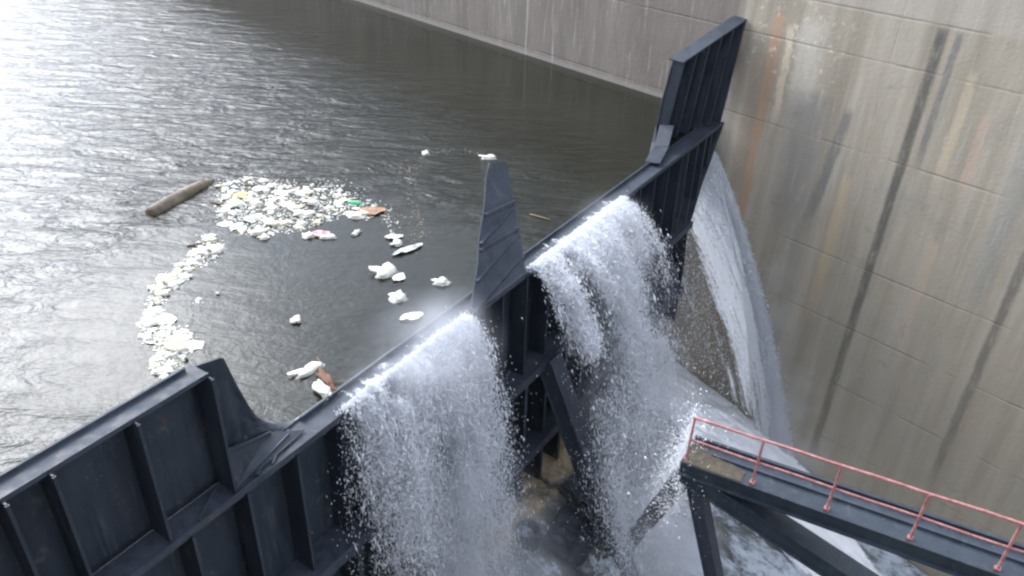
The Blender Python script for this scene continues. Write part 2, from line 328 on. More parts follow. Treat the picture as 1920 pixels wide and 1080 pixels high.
# fast white water running down the chute
FOAMS = foam_mat('spillway foam', 2.4, .10, .34, col=(.97, .97, .98), flow=(1.4, .5), tr=.05)
FILM = foam_mat('thin water film', 2.2, .40, .62, col=(.55, .60, .66), flow=(1.3, .6), tr=.1)
def flowuv(o, FL, FD):
    me = o.data; at = me.attributes.new('fade', 'FLOAT', 'POINT'); at.data.foreach_set('value', FD.reshape(-1).astype('f'))
    ul = me.uv_layers.new(name='UVMap'); vi = np.empty(len(me.loops), 'i'); me.loops.foreach_get('vertex_index', vi); ul.data.foreach_set('uv', FL.reshape(-1, 2)[vi].astype('f').reshape(-1))
def sheet_on_chute(name, mat, f, n0, n1, k=110, uu=(0, 1), lift=.12, amp=.12, fade=None):
    P = np.zeros((k, k, 3)); UV = np.zeros((k, k)); FL = np.zeros((k, k, 2))
    for i, n in enumerate(np.linspace(n0, n1, k)):
        a, b = f(n)
        for j, t in enumerate(np.linspace(0, 1, k)):
            u = a + (b - a) * t; P[i, j] = G(u, n, chute_z(n, u) + lift + amp * (fbm(u * 1.1, n * .6, 9) + .5 * fbm(u * 4, n * 2.5, 5)))
            UV[i, j] = fade(n, t) if fade else 0; FL[i, j] = u, -n
    m_ = MB(); m_.grid(P); o = m_.build(name, mat, smooth=True); flowuv(o, FL, UV); return o
edge = lambda t, w_=.12: .35 * max(0, 1 - min(t, 1 - t) / w_) ** 1.5
o = sheet_on_chute('white_water', FOAMS, lambda n: (15.9 + .45 * n, wall_s_at_n(n) - .05 - max(0, -6.8 - n) * .55), .3, -15, lift=.25, fade=lambda n, t: .34 * max(0, 1 - t / .22) + .3 * max(0, (t - .9) / .1) * (1 if n < -6 else .2) + .3 * min(1, max(0, (-12 - n) / 2)))
tag(o, 'smooth bright white water racing down the spillway chute beside the pier wall', 'white water')
o = sheet_on_chute('water_film', FILM, lambda n: (-12.5, wall_s_at_n(n) - .1), -1.0, -22, lift=.10, fade=lambda n, t: .14 * max(0, (n + 3) / 2) - .02)
tag(o, 'grey film of shallow water sliding over the wet spillway concrete', 'shallow water')
mb = MB(); mb.poly([G(-60, -20, -15.3), G(60, -20, -15.3), G(60, -300, -15.3), G(-60, -300, -15.3)], [(0, 1, 2, 3)]); o = mb.build('tailwater', WATER); tag(o, kind='structure')

# ================================================================== RADIAL GATE
gate = empty('spillway_gate', tuple(G(4, 0, -7.4)))
tag(gate, 'broad dark blue ribbed steel dam gate with a torn middle and water pouring over it', 'dam gate')
def gb(name, boxes, mat=STEEL, bevel=0):
    m_ = MB()
    for b in boxes: m_.gbox(*b)
    return m_.build(name, mat, gate, bevel=bevel)
def surf(name, ufun, z0, z1, nfun, ku, kz, mat=STEEL, solid=.03):
    """dented plate: rows over z, columns over u"""
    P = np.zeros((kz, ku, 3))
    for i, z in enumerate(np.linspace(z0, z1, kz)):
        a, b = ufun(z)
        for j, u in enumerate(np.linspace(a, b, ku)): P[i, j] = G(u, nfun(u, z), z)
    m_ = MB(); m_.grid(P); return m_.build(name, mat, gate, smooth=True, solid=solid)
dent = lambda u, z: .02 * fbm(u * .8, z * .8, 3)
# right hand end of the main skin is ripped away below the second girder
def redge(z):
    ks = [(0.05, 18.5), (-1.3, 17.6), (-2.0, 17.1), (-2.8, 16.8), (-3.4, 16.4), (-5, 16.7), (-6.5, 16.7), (-9, 16.6)]
    for (a, ua), (b, ub) in zip(ks, ks[1:]):
        if z >= b: t = (a - z) / (a - b); return ua + (ub - ua) * t
    return ks[-1][1]
surf('lower_right_skin_plate', lambda z: (9.3, 16.6), -11.2, -7.36, lambda u, z: .10 + dent(u, z), 50, 20)
surf('skin_plate', lambda z: (-11.2, redge(z)), -7.35, .03, lambda u, z: .10 + dent(u, z), 150, 50)
surf('upper_skin_plate', lambda z: (-11.2, -2.62), .02, 2.2, lambda u, z: .05 + .05 * (z / 2.2) * 0 + dent(u, z), 60, 14)
# top flange with a turned-down lip
gb('top_flange', [(-11.2, -2.6, -.25, .10, 2.2, 2.225), (-11.2, -2.6, -.27, -.25, 2.17, 2.24)], STEEL_B)
gb('top_rail', [(-11.2, -2.75, .02, .06, 2.235, 2.29)], STEEL_B)
# upper ribs: web plate plus narrow flange, one mesh each
for u in (-2.63, -3.77, -4.88, -5.42, -6.5, -7.6, -8.7, -9.8):
    gb('rib', [(u - .012, u + .012, -.36, .04, .02, 2.2), (u - .022, u + .022, -.385, -.36, .02, 2.19)])
# second girder (water level): top plate, downstream lip, box below
GB = [(-11.2, 5.62), (5.62, 11.6), (11.6, 18.9)]
gb('girder', [(-11.2, 18.5, -.40, .10, -.04, 0), (-11.2, 18.5, -.42, -.40, -.08, .03), (-11.2, 18.3, -.34, -.32, -.2, -.04)], STEEL_B)
gb('girder_edge', [(-.9, 5.6, .03, .07, 0, .09), (5.6, 18.4, .03, .07, 0, .1)], STEEL_B)
for u in (-3.3, -2.2, -1.9): # stiffener strips welded flat on the girder's top plate
    m_ = MB(); m_.beam(G(u, -.36, .02), G(u + .7, .02, .03), _m, .035, .04); m_.build('stiffener', STEEL_B, gate)
# lower girders
gb('girder', [(-11.2, 16.5, -.55, .08, -3.05, -3.0), (-11.2, 16.5, -.58, -.55, -3.22, -2.96)], STEEL_B)
gb('girder', [(-11.2, 16.4, -.65, .08, -5.65, -5.6), (-11.2, 16.4, -.68, -.65, -5.85, -5.55)], STEEL_B)
# tier-two and lower ribs
for k in range(26):
    u = -10.6 + k * 1.02
    if u < redge(-3) - .1:
        gb('rib', [(u - .012, u + .012, -.38, .08, -2.98, -.05), (u - .025, u + .025, -.40, -.38, -2.98, -.17)])
        gb('rib', [(u - .012, u + .012, -.5, .08, -5.6, -3.06), (u - .06, u + .06, -.52, -.5, -5.6, -3.23)])
        gb('rib', [(u - .012, u + .012, -.5, .08, -7.35, -5.66), (u - .06, u + .06, -.52, -.5, -7.35, -5.86)])
for (u, z0) in ((16.93, -2.3), (17.5, -1.3)):
    gb('rib', [(u - .012, u + .012, -.38, .08, z0, -.05), (u - .05, u + .05, -.40, -.38, z0, -.17)])
P = np.zeros((40, 5, 3))
for i, z in enumerate(np.linspace(.0, -7.3, 40)):
    for j, q in enumerate(np.linspace(0, 1, 5)): P[i, j] = G(redge(z) + .02 + .03 * fbm(z * 2, q), .12 - .56 * q, z)
m_ = MB(); m_.grid(P); m_.build('torn_edge_plate', STEEL, gate, solid=.03)
for (u, z0, z1) in ((16.2, -3.06, -.05), (16.93, -2.3, -.05), (15.4, -3.0, -.05)):
    m_ = MB(); m_.gbox(u - .03, u + .03, -.42, -.40, z0, z1); m_.build('rib_strip', STEEL_B, gate)
# torn skin hanging from the last upper rib, bent upstream down to the water
A = G(-2.62, .05, 2.21); B_ = G(-2.62, .05, .02); D_ = G(-.95, .06, .03); T_ = water_at(417, 668, 2.2); C_ = G(-1.22, .5, -.12); P = np.zeros((16, 24, 3))
for j, b in enumerate(np.linspace(0, 1, 24)):
    if b < .25: top = A + (T_ - A) * b / .25
    else: q = (b - .25) / .75; top = T_ + (C_ - T_) * q + np.array([0, 0, -.28 * math.sin(math.pi * q)])
    bot = B_ + (D_ - B_) * b
    for i, a in enumerate(np.linspace(0, 1, 16)):
        P[i, j] = (1 - a) * bot + a * top + _m * (.10 * math.sin(math.pi * b) * a * (1 - a) * 3 + .03 * fbm(a * 3, b * 3) + .05 * abs(math.sin(b * 7 + a * 3)) * (1 - a))
m_ = MB(); m_.grid(P); m_.build('torn_plate', STEEL, gate, solid=.025)
# creased gusset between torn plate and girder
m_ = MB(); m_.poly([G(-2.6, -.02, .62), G(-1.5, .14, .14), G(-2.6, -.3, .02), G(-1.05, -.2, .03), G(-2.6, -.38, .04)], [(0, 1, 2), (2, 1, 3), (2, 3, 4)]); m_.build('gusset', STEEL, gate, solid=.02)
m_ = MB(); m_.beam(G(-2.6, -.06, .55), G(-1.5, .1, .16), _m, .03, .04); m_.beam(G(-2.6, -.34, .06), G(-1.3, -.1, .08), _m, .03, .04); m_.build('gusset_edge', STEEL_B, gate)
# tall tapered strip of skin folded up out of the water
base = [G(3.5, -.38, .03), G(5.6, -.38, .03)]; tip = [G(6.05, .98, 2.2), G(6.80, 1.0, 1.98)]; P = np.zeros((26, 7, 3))
mid = [(1 - .38) * base[0] + .38 * tip[0], (1 - .38) * base[1] + .38 * tip[1]]
for i, a in enumerate(np.linspace(0, 1, 26)):
    for j, b in enumerate(np.linspace(0, 1, 7)):
        q0 = (1 - b) * base[0] + b * base[1]; q1 = (1 - b) * tip[0] + b * tip[1]; qm = (1 - b) * mid[0] + b * mid[1]
        q = (1 - a / .38) * q0 + a / .38 * qm if a < .38 else (1 - (a - .38) / .62) * qm + (a - .38) / .62 * q1
        P[i, j] = q + _m * (.015 * fbm(a * 5, b * 3, 8) + .02 * math.sin(a * 16)) 
m_ = MB(); m_.grid(P); m_.build('folded_plate', STEEL_B, gate, solid=.03)
def onfin(a, b, off=.0):
    i = min(25, max(0, int(round(a * 25)))); j = int(round(b * 6)); return P[i, j] + np.array([0, 0, off]) - _m * .03
for (a0, b0, a1, b1) in ((.0, 0, .16, 1), (.2, 0, .36, 1), (.38, 0, .42, 1), (.44, 0, .60, 1), (.62, 0, .62, 1)):
    m_ = MB(); m_.beam(onfin(a0, b0), onfin(a1, b1), (0, 0, 1), .07, .09); m_.build('crease', STEEL_B, gate)
FP = P
for b in (0, 1):
    m_ = MB(); m_.tube([FP[i, int(b * 6)] for i in range(0, 26, 2)], .022, 6); m_.build('plate_edge', STEEL_B, gate)
# upper right panel, still standing and twisted towards the wall
c00, c10, c01, c11 = G(15.2, .8, .03), G(18.6, -.05, .03), G(15.4, .57, 2.62), G(19.15, -.12, 3.45)
def rp(a, b, off=0): return (1 - b) * ((1 - a) * c00 + a * c10) + b * ((1 - a) * c01 + a * c11) - _m * off
P = np.zeros((12, 30, 3))
for i, b in enumerate(np.linspace(0, 1, 12)):
    for j, a in enumerate(np.linspace(0, 1, 30)): P[i, j] = rp(a, b) + _m * .03 * fbm(a * 4, b * 3, 2)
m_ = MB(); m_.grid(P); m_.build('upper_right_plate', STEEL, gate, smooth=True, solid=.03)
for a in (.02, .2, .38, .56, .74, .92):
    m_ = MB(); m_.beam(rp(a, 0, .17), rp(a, 1, .17), _g, .026, .34); m_.beam(rp(a, 0, .35), rp(a, 1, .35), _g, .1, .03); m_.build('rib', STEEL, gate)
m_ = MB(); m_.beam(rp(0, 1, .12), rp(1, 1, .12), _m, .5, .05); m_.build('top_flange', STEEL_B, gate)
m_ = MB(); m_.beam(G(13.3, -.05, .1), G(14.5, .2, .2), _m, .45, .04); m_.beam(G(14.5, .2, .2), G(15.25, .4, .62), _m, .45, .04); m_.build('bent_flange', STEEL_B, gate)
m_ = MB(); m_.poly([G(13.3, .1, .05), G(15.2, .8, .03), G(15.25, .75, .6), G(14.5, .4, .2)], [(0, 1, 2, 3)]); m_.build('torn_plate', STEEL, gate, solid=.02)

# ================================================================== ARMS, STRUT, WALKWAY
wk = empty('walkway_girder', tuple(G(2.2, -8, -.5)))
tag(wk, 'dark steel girder with a faded red handrail running out from behind the spray', 'walkway')
dz = lambda n: .04 + (-6.84 - n) * .094      # deck height, rising gently downstream
N0, N1 = -5.68, -13.5
def lb(u0, u1, z0, z1, na=N0, nb=N1):
    pts = []
    for zz in (z0, z1):
        for (u, n) in ((u0, na), (u1, na), (u1, nb), (u0, nb)): pts.append(G(u, n, dz(n) + zz))
    return pts
MB().hexa(lb(2.04, 2.08, -.25, -.03)).hexa(lb(2.56, 2.6, -.25, -.03)).hexa(lb(1.98, 2.68, -.28, -.25)).build('girder_web', STEEL_D, wk)
MB().hexa(lb(2.0, 2.68, -.03, 0)).build('top_plate', STEEL_D, wk)
MB().hexa(lb(2.36, 2.39, 0, .05)).build('highlight_strip', STEEL_B, wk); MB().hexa(lb(2.62, 2.68, 0, .08)).build('kerb_angle', STEEL, wk)  # first strip: paler steel standing in for the highlight along the flange edge
hr = MB().tube([G(2.1, n, dz(n) + .90 + .006 * math.sin(n * 5)) for n in np.linspace(N0 - .05, N1, 24)], .024, 8).build('top_rail', RAIL, wk, smooth=True)
MB().tube([G(2.1, n, dz(n) + .44 + .006 * math.sin(n * 4)) for n in np.linspace(N0 - .05, N1, 24)], .019, 8).build('mid_rail', RAIL, wk, smooth=True)
for i, n in enumerate((-5.74, -6.84, -7.97, -9.12, -10.21, -11.35, -12.5)):
    m_ = MB(); m_.tube([G(2.1, n, dz(n)), G(2.1 + .01 * (-1) ** i, n - .01, dz(n) + .9)], .022, 8); m_.hexa([G(2.1 + a, n + b, dz(n) + c) for c in (0, .03) for a, b in ((-.04, -.04), (.04, -.04), (.04, .04), (-.04, .04))])
    m_.build('post', RAIL, wk)
DEB = plain('wet brown silt', (.085, .068, .042), .8, 9, .5)
m_ = MB(); P = np.zeros((10, 24, 3))
for i, a in enumerate(np.linspace(0, 1, 10)):
    for j, b in enumerate(np.linspace(0, 1, 24)):
        n = N0 - .05 - .95 * b; P[i, j] = G(2.02 + (.56 - .3 * b) * a, n, dz(n) + .01 + .06 * max(0, math.sin(math.pi * a)) * (1 - b) * (1 + fbm(a * 5, b * 9)))
m_.grid(P).build('silt_patch', DEB, wk, smooth=True)
# lower chord and inclined legs from the same joint
def strut(name, P_, Q_, wd, ht, mat, label, cat, side=_g, w2=None, fl=.05):
    r_ = empty(name, tuple((np.array(P_) + np.array(Q_)) / 2)); tag(r_, label, cat)
    MB().beam(P_, Q_, side, wd * .9, ht - .04).build('web', mat, r_)
    d = np.array(Q_) - np.array(P_); d /= np.linalg.norm(d); upv = np.cross(side, d); upv = upv if upv[2] > 0 else -upv
    for sgn, nm in ((1, 'upper_flange'), (-1, 'lower_flange')): MB().beam(np.array(P_) + upv * sgn * ht / 2, np.array(Q_) + upv * sgn * ht / 2, side, wd + fl, .035).build('flange', mat, r_)
    return r_
strut('slanted_girder', G(2.2, -5.75, -.33), G(2.2, -10.6, -1.55), .34, .3, STEEL_D, 'thick dark steel arm slanting down below the red railed girder', 'girder')
strut('support_leg', G(2.3, -5.8, -.3), G(2.3, -7.6, -5.5), .22, .22, STEEL_B, 'blue grey steel leg dropping from the girder end into the spray', 'support leg')
strut('gate_strut', G(6.75, -.5, -3.0), G(6.8, -4.0, -10.6), .5, .46, STEEL_B, 'grey steel strut leaning from the gate middle down to the brown sill', 'strut')
strut('cross_brace', G(6.9, -3.4, -8.2), G(2.6, -5.7, -.7), .30, .2, STEEL_B, 'spray hidden steel brace crossing from the strut foot up to the girder end', 'brace', side=_m)

# ================================================================== FALLING WATER
GR = np.array([0, 0, -9.81])
OCT_V = np.array([(1, 0, 0), (0, 1, 0), (-1, 0, 0), (0, -1, 0), (0, 0, 1), (0, 0, -1)], float)
OCT_F = np.array([(0, 1, 4), (1, 2, 4), (2, 3, 4), (3, 0, 4), (1, 0, 5), (2, 1, 5), (3, 2, 5), (0, 3, 5)])
def drops(name, pos, vel, rad, parent, mat, elong):
    """many small irregular blobs of water, each a little drawn out along its fall"""
    n = len(pos); d = vel / np.linalg.norm(vel, axis=1)[:, None]; a = np.cross(d, np.array([.3, .8, .1])); a /= np.linalg.norm(a, axis=1)[:, None]; b = np.cross(d, a)
    th = RG.uniform(0, 6.28, n); a2 = a * np.cos(th)[:, None] + b * np.sin(th)[:, None]; b2 = np.cross(d, a2)
    k = RG.uniform(.6, 1.3, (n, 6)); V = np.zeros((n, 6, 3)); o0 = np.array(parent.location)
    for i, (x, y, z) in enumerate(OCT_V): V[:, i] = pos - o0 + (a2 * x + b2 * y) * (rad * k[:, i])[:, None] + d * (z * rad * k[:, i] * elong)[:, None]
    F = (OCT_F[None] + (np.arange(n) * 6)[:, None, None]).reshape(-1, 3)
    me = bpy.data.meshes.new(name); me.vertices.add(n * 6); me.vertices.foreach_set('co', V.reshape(-1)); me.loops.add(len(F) * 3); me.loops.foreach_set('vertex_index', F.reshape(-1).astype('i'))
    me.polygons.add(len(F)); me.polygons.foreach_set('loop_start', np.arange(0, len(F) * 3, 3, dtype='i')); me.polygons.foreach_set('loop_total', np.full(len(F), 3, 'i'))
    me.update(calc_edges=True); me.polygons.foreach_set('use_smooth', [True] * len(F)); me.materials.append(mat); o = bpy.data.objects.new(name, me); COL.objects.link(o); o.parent = parent; return o
def uvgrid(name, P, FL, UV, mat, parent):
    m_ = MB(); m_.grid(P); o = m_.build(name, mat, parent, smooth=True); flowuv(o, FL, UV); return o
MIST_N = [0]
def mist(parent, pts, rads, dens, name='mist'):
    """soft cloud of spray: closed hull following the plume, density fading to nothing at its skin"""
    MIST_N[0] += 1
    m_ = MB(); m_.tube(pts, rads, 16); o = m_.build(name, bpy.data.materials.new('spray %d' % MIST_N[0]), parent, smooth=True)
    m = o.data.materials[0]; m.use_nodes = True; t = m.node_tree; t.nodes.clear(); out = t.nodes.new('ShaderNodeOutputMaterial'); pv = t.nodes.new('ShaderNodeVolumePrincipled')
    pv.inputs['Color'].default_value = (.93, .95, 1, 1); pv.inputs['Anisotropy'].default_value = .25; t.links.new(pv.outputs[0], out.inputs['Volume'])
    tc = t.nodes.new('ShaderNodeTexCoord'); nz_ = t.nodes.new('ShaderNodeTexNoise'); t.links.new(tc.outputs['Object'], nz_.inputs['Vector']); nz_.inputs['Scale'].default_value = .9; nz_.inputs['Detail'].default_value = 3
    mr = t.nodes.new('ShaderNodeMapRange'); t.links.new(nz_.outputs[0], mr.inputs[0]); mr.inputs[1].default_value = .35; mr.inputs[2].default_value = .7; mr.inputs[3].default_value = 0; mr.inputs[4].default_value = 1
    # distance from the plume's axis (piecewise segments) -> falloff
    o0 = np.array(parent.location); last = None
    for (A_, B2, ra, rb) in zip(pts, pts[1:], rads, rads[1:]):
        A_ = np.array(A_) - o0; B2 = np.array(B2) - o0; ab = B2 - A_; L2 = float(ab @ ab)
        def vm(op, a, b=None):
            q = t.nodes.new('ShaderNodeVectorMath'); q.operation = op
            for i, x in enumerate((a, b)):
                if x is None: continue
                if isinstance(x, (tuple, np.ndarray, list)): q.inputs[i].default_value = tuple(x)
                else: t.links.new(x, q.inputs[i])
            return q
        def ma(op, a, b, cl=False):
            q = t.nodes.new('ShaderNodeMath'); q.operation = op; q.use_clamp = cl
            for i, x in enumerate((a, b)):
                if isinstance(x, (int, float)): q.inputs[i].default_value = x
                else: t.links.new(x, q.inputs[i])
            return q.outputs[0]
        ap = vm('SUBTRACT', tc.outputs['Object'], A_); tt = ma('DIVIDE', vm('DOT_PRODUCT', ap.outputs[0], ab).outputs['Value'], L2, True)
        sc_ = t.nodes.new('ShaderNodeVectorMath'); sc_.operation = 'SCALE'; sc_.inputs[0].default_value = tuple(ab); t.links.new(tt, sc_.inputs['Scale'])
        dd = vm('LENGTH', vm('SUBTRACT', ap.outputs[0], sc_.outputs[0]).outputs[0]).outputs['Value']
        rr = ma('ADD', ma('MULTIPLY', tt, float(rb - ra)), float(ra)); fo = ma('SUBTRACT', 1.0, ma('DIVIDE', dd, rr), True)
        last = fo if last is None else ma('MAXIMUM', last, fo)
    last = ma('MULTIPLY', last, last); den = ma('MULTIPLY', ma('MULTIPLY', last, mr.outputs[0]), dens); t.links.new(den, pv.inputs['Density'])
    return o

def crest_fall(label, u0, u1, vr, N, M, tmax, prof, spread, seed, vtilt=0, fan=-.02):
    rg = np.random.default_rng(seed); root = empty('waterfall', tuple(G((u0 + u1) / 2, -.4, 0))); tag(root, label, 'waterfall', 'streams of water breaking through the gate')
    us_ = u0 + (u1 - u0) * rg.beta(*prof, M); vs = rg.uniform(*vr, M) + vtilt * (us_ - u0) / (u1 - u0); vs = vs * np.array([1 + .25 * fbm(q * 1.3, seed) for q in us_])
    du = rg.normal(0, spread, M) + (us_ - (u0 + u1) / 2) * fan; vz = rg.uniform(-.1, 1.0, M); wgt = rg.pareto(1.6, M) + .15; wgt /= wgt.sum()
    s = rg.choice(M, N, p=wgt); t = rg.uniform(0, 1, N) ** 1.05 * tmax; ph = rg.uniform(0, 6.28, M)
    t = np.clip(t + .045 * np.sin(t * 21 + ph[s]), 0, tmax)                      # each strand leaves in bursts
    j = (.015 + .14 * t * (.3 + rg.exponential(.7, N)))[:, None]; u = us_[s] + du[s] * t; n = -.36 - vs[s] * t; z = .08 + vz[s] * t - 4.905 * t * t
    pos = GO + np.outer(u, _g) + np.outer(n, _m) + np.outer(z, (0, 0, 1)) + rg.normal(0, 1, (N, 3)) * j
    vel = np.outer(du[s], _g) - np.outer(vs[s], _m) + np.outer(vz[s] - 9.81 * t, (0, 0, 1)) + rg.normal(0, .5, (N, 3))
    rad = np.exp(rg.normal(-5.15, .5, N)); rad[t < .3] *= .9; el = 1.5 + rg.exponential(1.7, N) * np.clip(t * 2, .3, 1)
    nn = (pos - GO) @ _m; uu_ = (pos - GO) @ _g
    gate_ = np.array([fbm(a * 1.1, b * 2.2 - seed, seed, 3) + .48 - .30 * b for a, b in zip(u, t)])       # ragged gaps open as the water falls
    ok = (pos[:, 2] > np.array([chute_z(q, w_) for q, w_ in zip(nn, uu_)])) & (gate_ > rg.uniform(-.1, .45, N)); drops('droplets', pos[ok], vel[ok], rad[ok], root, DROP, el[ok])
    vm_ = (vr[0] + vr[1]) / 2
    for q, (vk, vb, tm, thr) in enumerate(((.75, .9, .62, .0), (1.15, .6, .85, .09), (1.0, .4, 1.15, .12))):
        K1, K2 = 110, 80; P = np.zeros((K2, K1, 3)); UV = np.zeros((K2, K1)); FL = np.zeros((K2, K1, 2))
        for b, u in enumerate(np.linspace(u0 - .05, u1 + .05, K1)):
            e = min(u - u0 + .05, u1 + .05 - u) / .5; v = (vm_ * vk + vtilt * (u - u0) / (u1 - u0)) * (1 + .3 * fbm(u * 1.7, q * 5)); cr_ = .06 * fbm(u * 1.1, seed * 3 + q)
            for a, tt in enumerate(np.linspace(-.22, tm, K2)):
                w_ = fbm(u * 4, tt * 5, q * 7) * (.03 + .25 * max(tt, 0)); uf = u + (u - (u0 + u1) / 2) * fan * max(tt, 0) + .25 * max(tt, 0) * fbm(u * 2, tt * 2, 3 + q)
                if tt < 0: P[a, b] = G(u, -.36 - tt * 2.6, .085 + .03 * fbm(u * 5, tt * 20, q))
                else: P[a, b] = G(uf, -.36 - v * tt + w_, .085 + .5 * vb * tt - 4.9 * tt * tt + w_ * .4)
                UV[a, b] = thr + .3 * max(0, 1 - e) + cr_ + (.20 * (max(tt, 0) / tm) ** 1.1) + (.25 * (-tt / .22) if tt < 0 else -.10 * max(0, 1 - tt / .25)); FL[a, b] = u + q * 7, tt * 2.2
        uvgrid('nappe', P, FL, UV, NAPPE, root)
    return root
f1 = crest_fall('nearer and left of the two white waterfalls spilling over the torn gate middle', -.45, 3.25, (.05, 1.3), 380000, 700, 1.4, (1.6, 1.1), .28, 3, .2, .06)
f2 = crest_fall('farther of the two white waterfalls spilling over the gate right of the folded plate', 5.66, 10.6, (2.0, 2.9), 420000, 900, 1.55, (1.3, 1.15), .2, 5, -.45, .07)
# fall through the ripped right end, against the pier
rg = np.random.default_rng(9); f3 = empty('waterfall', tuple(Wp(2.2, -1.4, .4))); tag(f3, 'long white curving jet pouring down between the gate end and the pier wall', 'waterfall', 'streams of water breaking through the gate')
def jet(a, t, vel=1.0):
    """a: 0 at the wall side of the gap, 1 low on the torn edge"""
    z0 = -1.15 - 5.2 * a; uw = wall_s_at_n(-.1) - .12; ue = redge(z0) + .05; u = uw + (ue - uw) * min(1, a * 2.6 + .05); v = (6.2 - 2.6 * a) * vel
    return u, -.05 - v * t * .97, z0 - (7.4 - 3.8 * a) * t - 4.9 * t * t, v
N = 230000; a = np.where(rg.random(N) < .96, np.abs(rg.normal(0, .10, N)), rg.uniform(0, 1, N)); a = np.clip(a, 0, 1); t = rg.uniform(0, .96, N); st = np.minimum(rg.normal(.97, .04, 400)[rg.integers(0, 400, N)], 1.02)
pos = np.zeros((N, 3)); vel = np.zeros((N, 3))
for i in range(N):
    u, n, z, v = jet(a[i], t[i], st[i]); u += v * .24 * t[i]; jj = .04 + .15 * t[i]; e = rg.normal(0, 1, 3) * jj
    u = min(u + e[0], wall_s_at_n(n) - .04 - abs(e[0]) * .6); pos[i] = G(u, n + e[1] * .7, z + e[2] * .7); vel[i] = -_m * v + _g * .2 * v + np.array([0, 0, -7 - 9.8 * t[i]])
nn = (pos - GO) @ _m; ok = pos[:, 2] > np.array([chute_z(q, 14) for q in nn]) - .1
drops('droplets', pos[ok], vel[ok], np.exp(rg.normal(-4.8, .5, N))[ok], f3, DROP, np.full(N, 2.2)[ok])
for q, (a0, a1, thr, tm) in enumerate(((0, .20, -.22, .98), (.0, .26, -.14, .97), (.1, .98, .22, .95), (.0, .42, -.03, .96))):
    K1, K2 = 50, 100; P = np.zeros((K2, K1, 3)); UV = np.zeros((K2, K1)); FL = np.zeros((K2, K1, 2))
    for i, tt in enumerate(np.linspace(0, tm, K2)):
        for j, aa in enumerate(np.linspace(a0, a1, K1)):
            u, n, z, v = jet(aa, tt, 1 - q * .02); ww = fbm(aa * 20, tt * 3, q * 9) * (.05 + .28 * tt); u = min(u + v * .24 * tt + ww, wall_s_at_n(n) - .06 - .06 * q - .15 * abs(ww))
            P[i, j] = G(u, n + max(ww, -.2) * .3, z - abs(ww) * .6); UV[i, j] = thr + .26 * max(0, 1 - min(j, K1 - 1 - j) / 12) + .12 * max(0, tt / tm - .6) + .20 * fbm(aa * 9, tt * 2.5, q); FL[i, j] = (aa * 9 + q * 5) * 1.1, tt * 3.4
    uvgrid('veil', P, FL, UV, VEIL, f3)
mist(f1, [G(-.3, -.5, 0), G(1.6, -.7, .2), G(3.2, -.6, .1)], [.6, 1.6, 1.1], 1.4)
mist(f1, [G(1.6, -.5, 0), G(1.5, -1.3, -2.5), G(1.4, -2.2, -5), G(1.2, -2.6, -7.6)], [.9, 1.8, 2.6, 3.0], 1.1)
mist(f2, [G(6, -.8, -.2), G(8.5, -.9, -.1), G(10.4, -.8, -.2)], [.6, 1.3, .8], 1.0)
mist(f2, [G(8.5, -.8, -.3), G(8.5, -1.6, -2.5), G(8.4, -2.6, -5.5), G(8.2, -3.4, -9.3)], [1.6, 2.2, 2.6, 2.4], .9)
mist(f3, [G(17.5, -3, -4), G(16.9, -4.5, -8), G(16.4, -6, -11.6)], [.9, 1.9, 2.6], .5)
mist(f2, [G(10, -3.5, -10), G(7, -4.5, -8.5), G(4.2, -5.2, -4)], [2.0, 2.0, 1.4], .7)

rg = np.random.default_rng(21); N = 26000; th = rg.uniform(0, 6.28, N); q = rg.exponential(.35, N)
c0 = np.array([G(2.6, -5.6, -.5), G(3.6, -5.2, -2.2), G(5.2, -4.4, -5)])[rg.integers(0, 3, N)]
pos = c0 + np.outer(np.cos(th) * q, _g) * .9 + np.outer(np.sin(th) * q, _m) * .55 + np.outer(rg.normal(0, .5, N), (0, 0, 1)); vel = rg.normal(0, 1, (N, 3)) + np.array([0, 0, -3.])
drops('splash', pos, vel, np.exp(rg.normal(-5.3, .5, N)), f2, DROP, np.full(N, 1.6))

# ================================================================== FLOATING DEBRIS
def lathe(prof, k=10):
    """profile of (x along axis, radius)"""
    m_ = MB(); v = []; f = []
    for (x, r) in prof:
        for j in range(k): t = 2 * math.pi * j / k; v.append((x, r * math.cos(t), r * math.sin(t)))
    for i in range(len(prof) - 1):
        for j in range(k): f.append((i * k + j, i * k + (j + 1) % k, (i + 1) * k + (j + 1) % k, (i + 1) * k + j))
    f.append(tuple(range(k))[::-1]); f.append(tuple((len(prof) - 1) * k + j for j in range(k))); return v, f
def mesh(name, v, f, mat, smooth=True):
    me = bpy.data.meshes.new(name); me.from_pydata(v, [], f); me.materials.append(mat); me.update()
    if smooth: me.polygons.foreach_set('use_smooth', [True] * len(me.polygons))
    return me
def chunk_mesh(seed, sx, sy, sz, mat, rough=.85, k=16):
    v = []; f = []
    for i in range(1, k // 2):
        ph = math.pi * i / (k // 2)
        for j in range(k):
            th = 2 * math.pi * j / k; d = Vector((math.sin(ph) * math.cos(th), math.sin(ph) * math.sin(th), math.cos(ph))); p = 3.2
            sq = (abs(d.x) ** p + abs(d.y) ** p + abs(d.z) ** p) ** (-1 / p); r = sq * (1 + rough * mnoise.noise(d * 1.6 + Vector((seed * 3.1, 0, 0))) + .3 * rough * mnoise.noise(d * 5 + Vector((seed, 9, 0))))
            v.append((d.x * r * sx, d.y * r * sy, d.z * r * sz))
    nr = k // 2 - 1; v += [(0, 0, sz), (0, 0, -sz)]
    for i in range(nr - 1):
        for j in range(k): f.append((i * k + j, (i + 1) * k + j, (i + 1) * k + (j + 1) % k, i * k + (j + 1) % k))
    for j in range(k): f.append((len(v) - 2, j, (j + 1) % k)); f.append((len(v) - 1, (nr - 1) * k + (j + 1) % k, (nr - 1) * k + j))
    return v, f
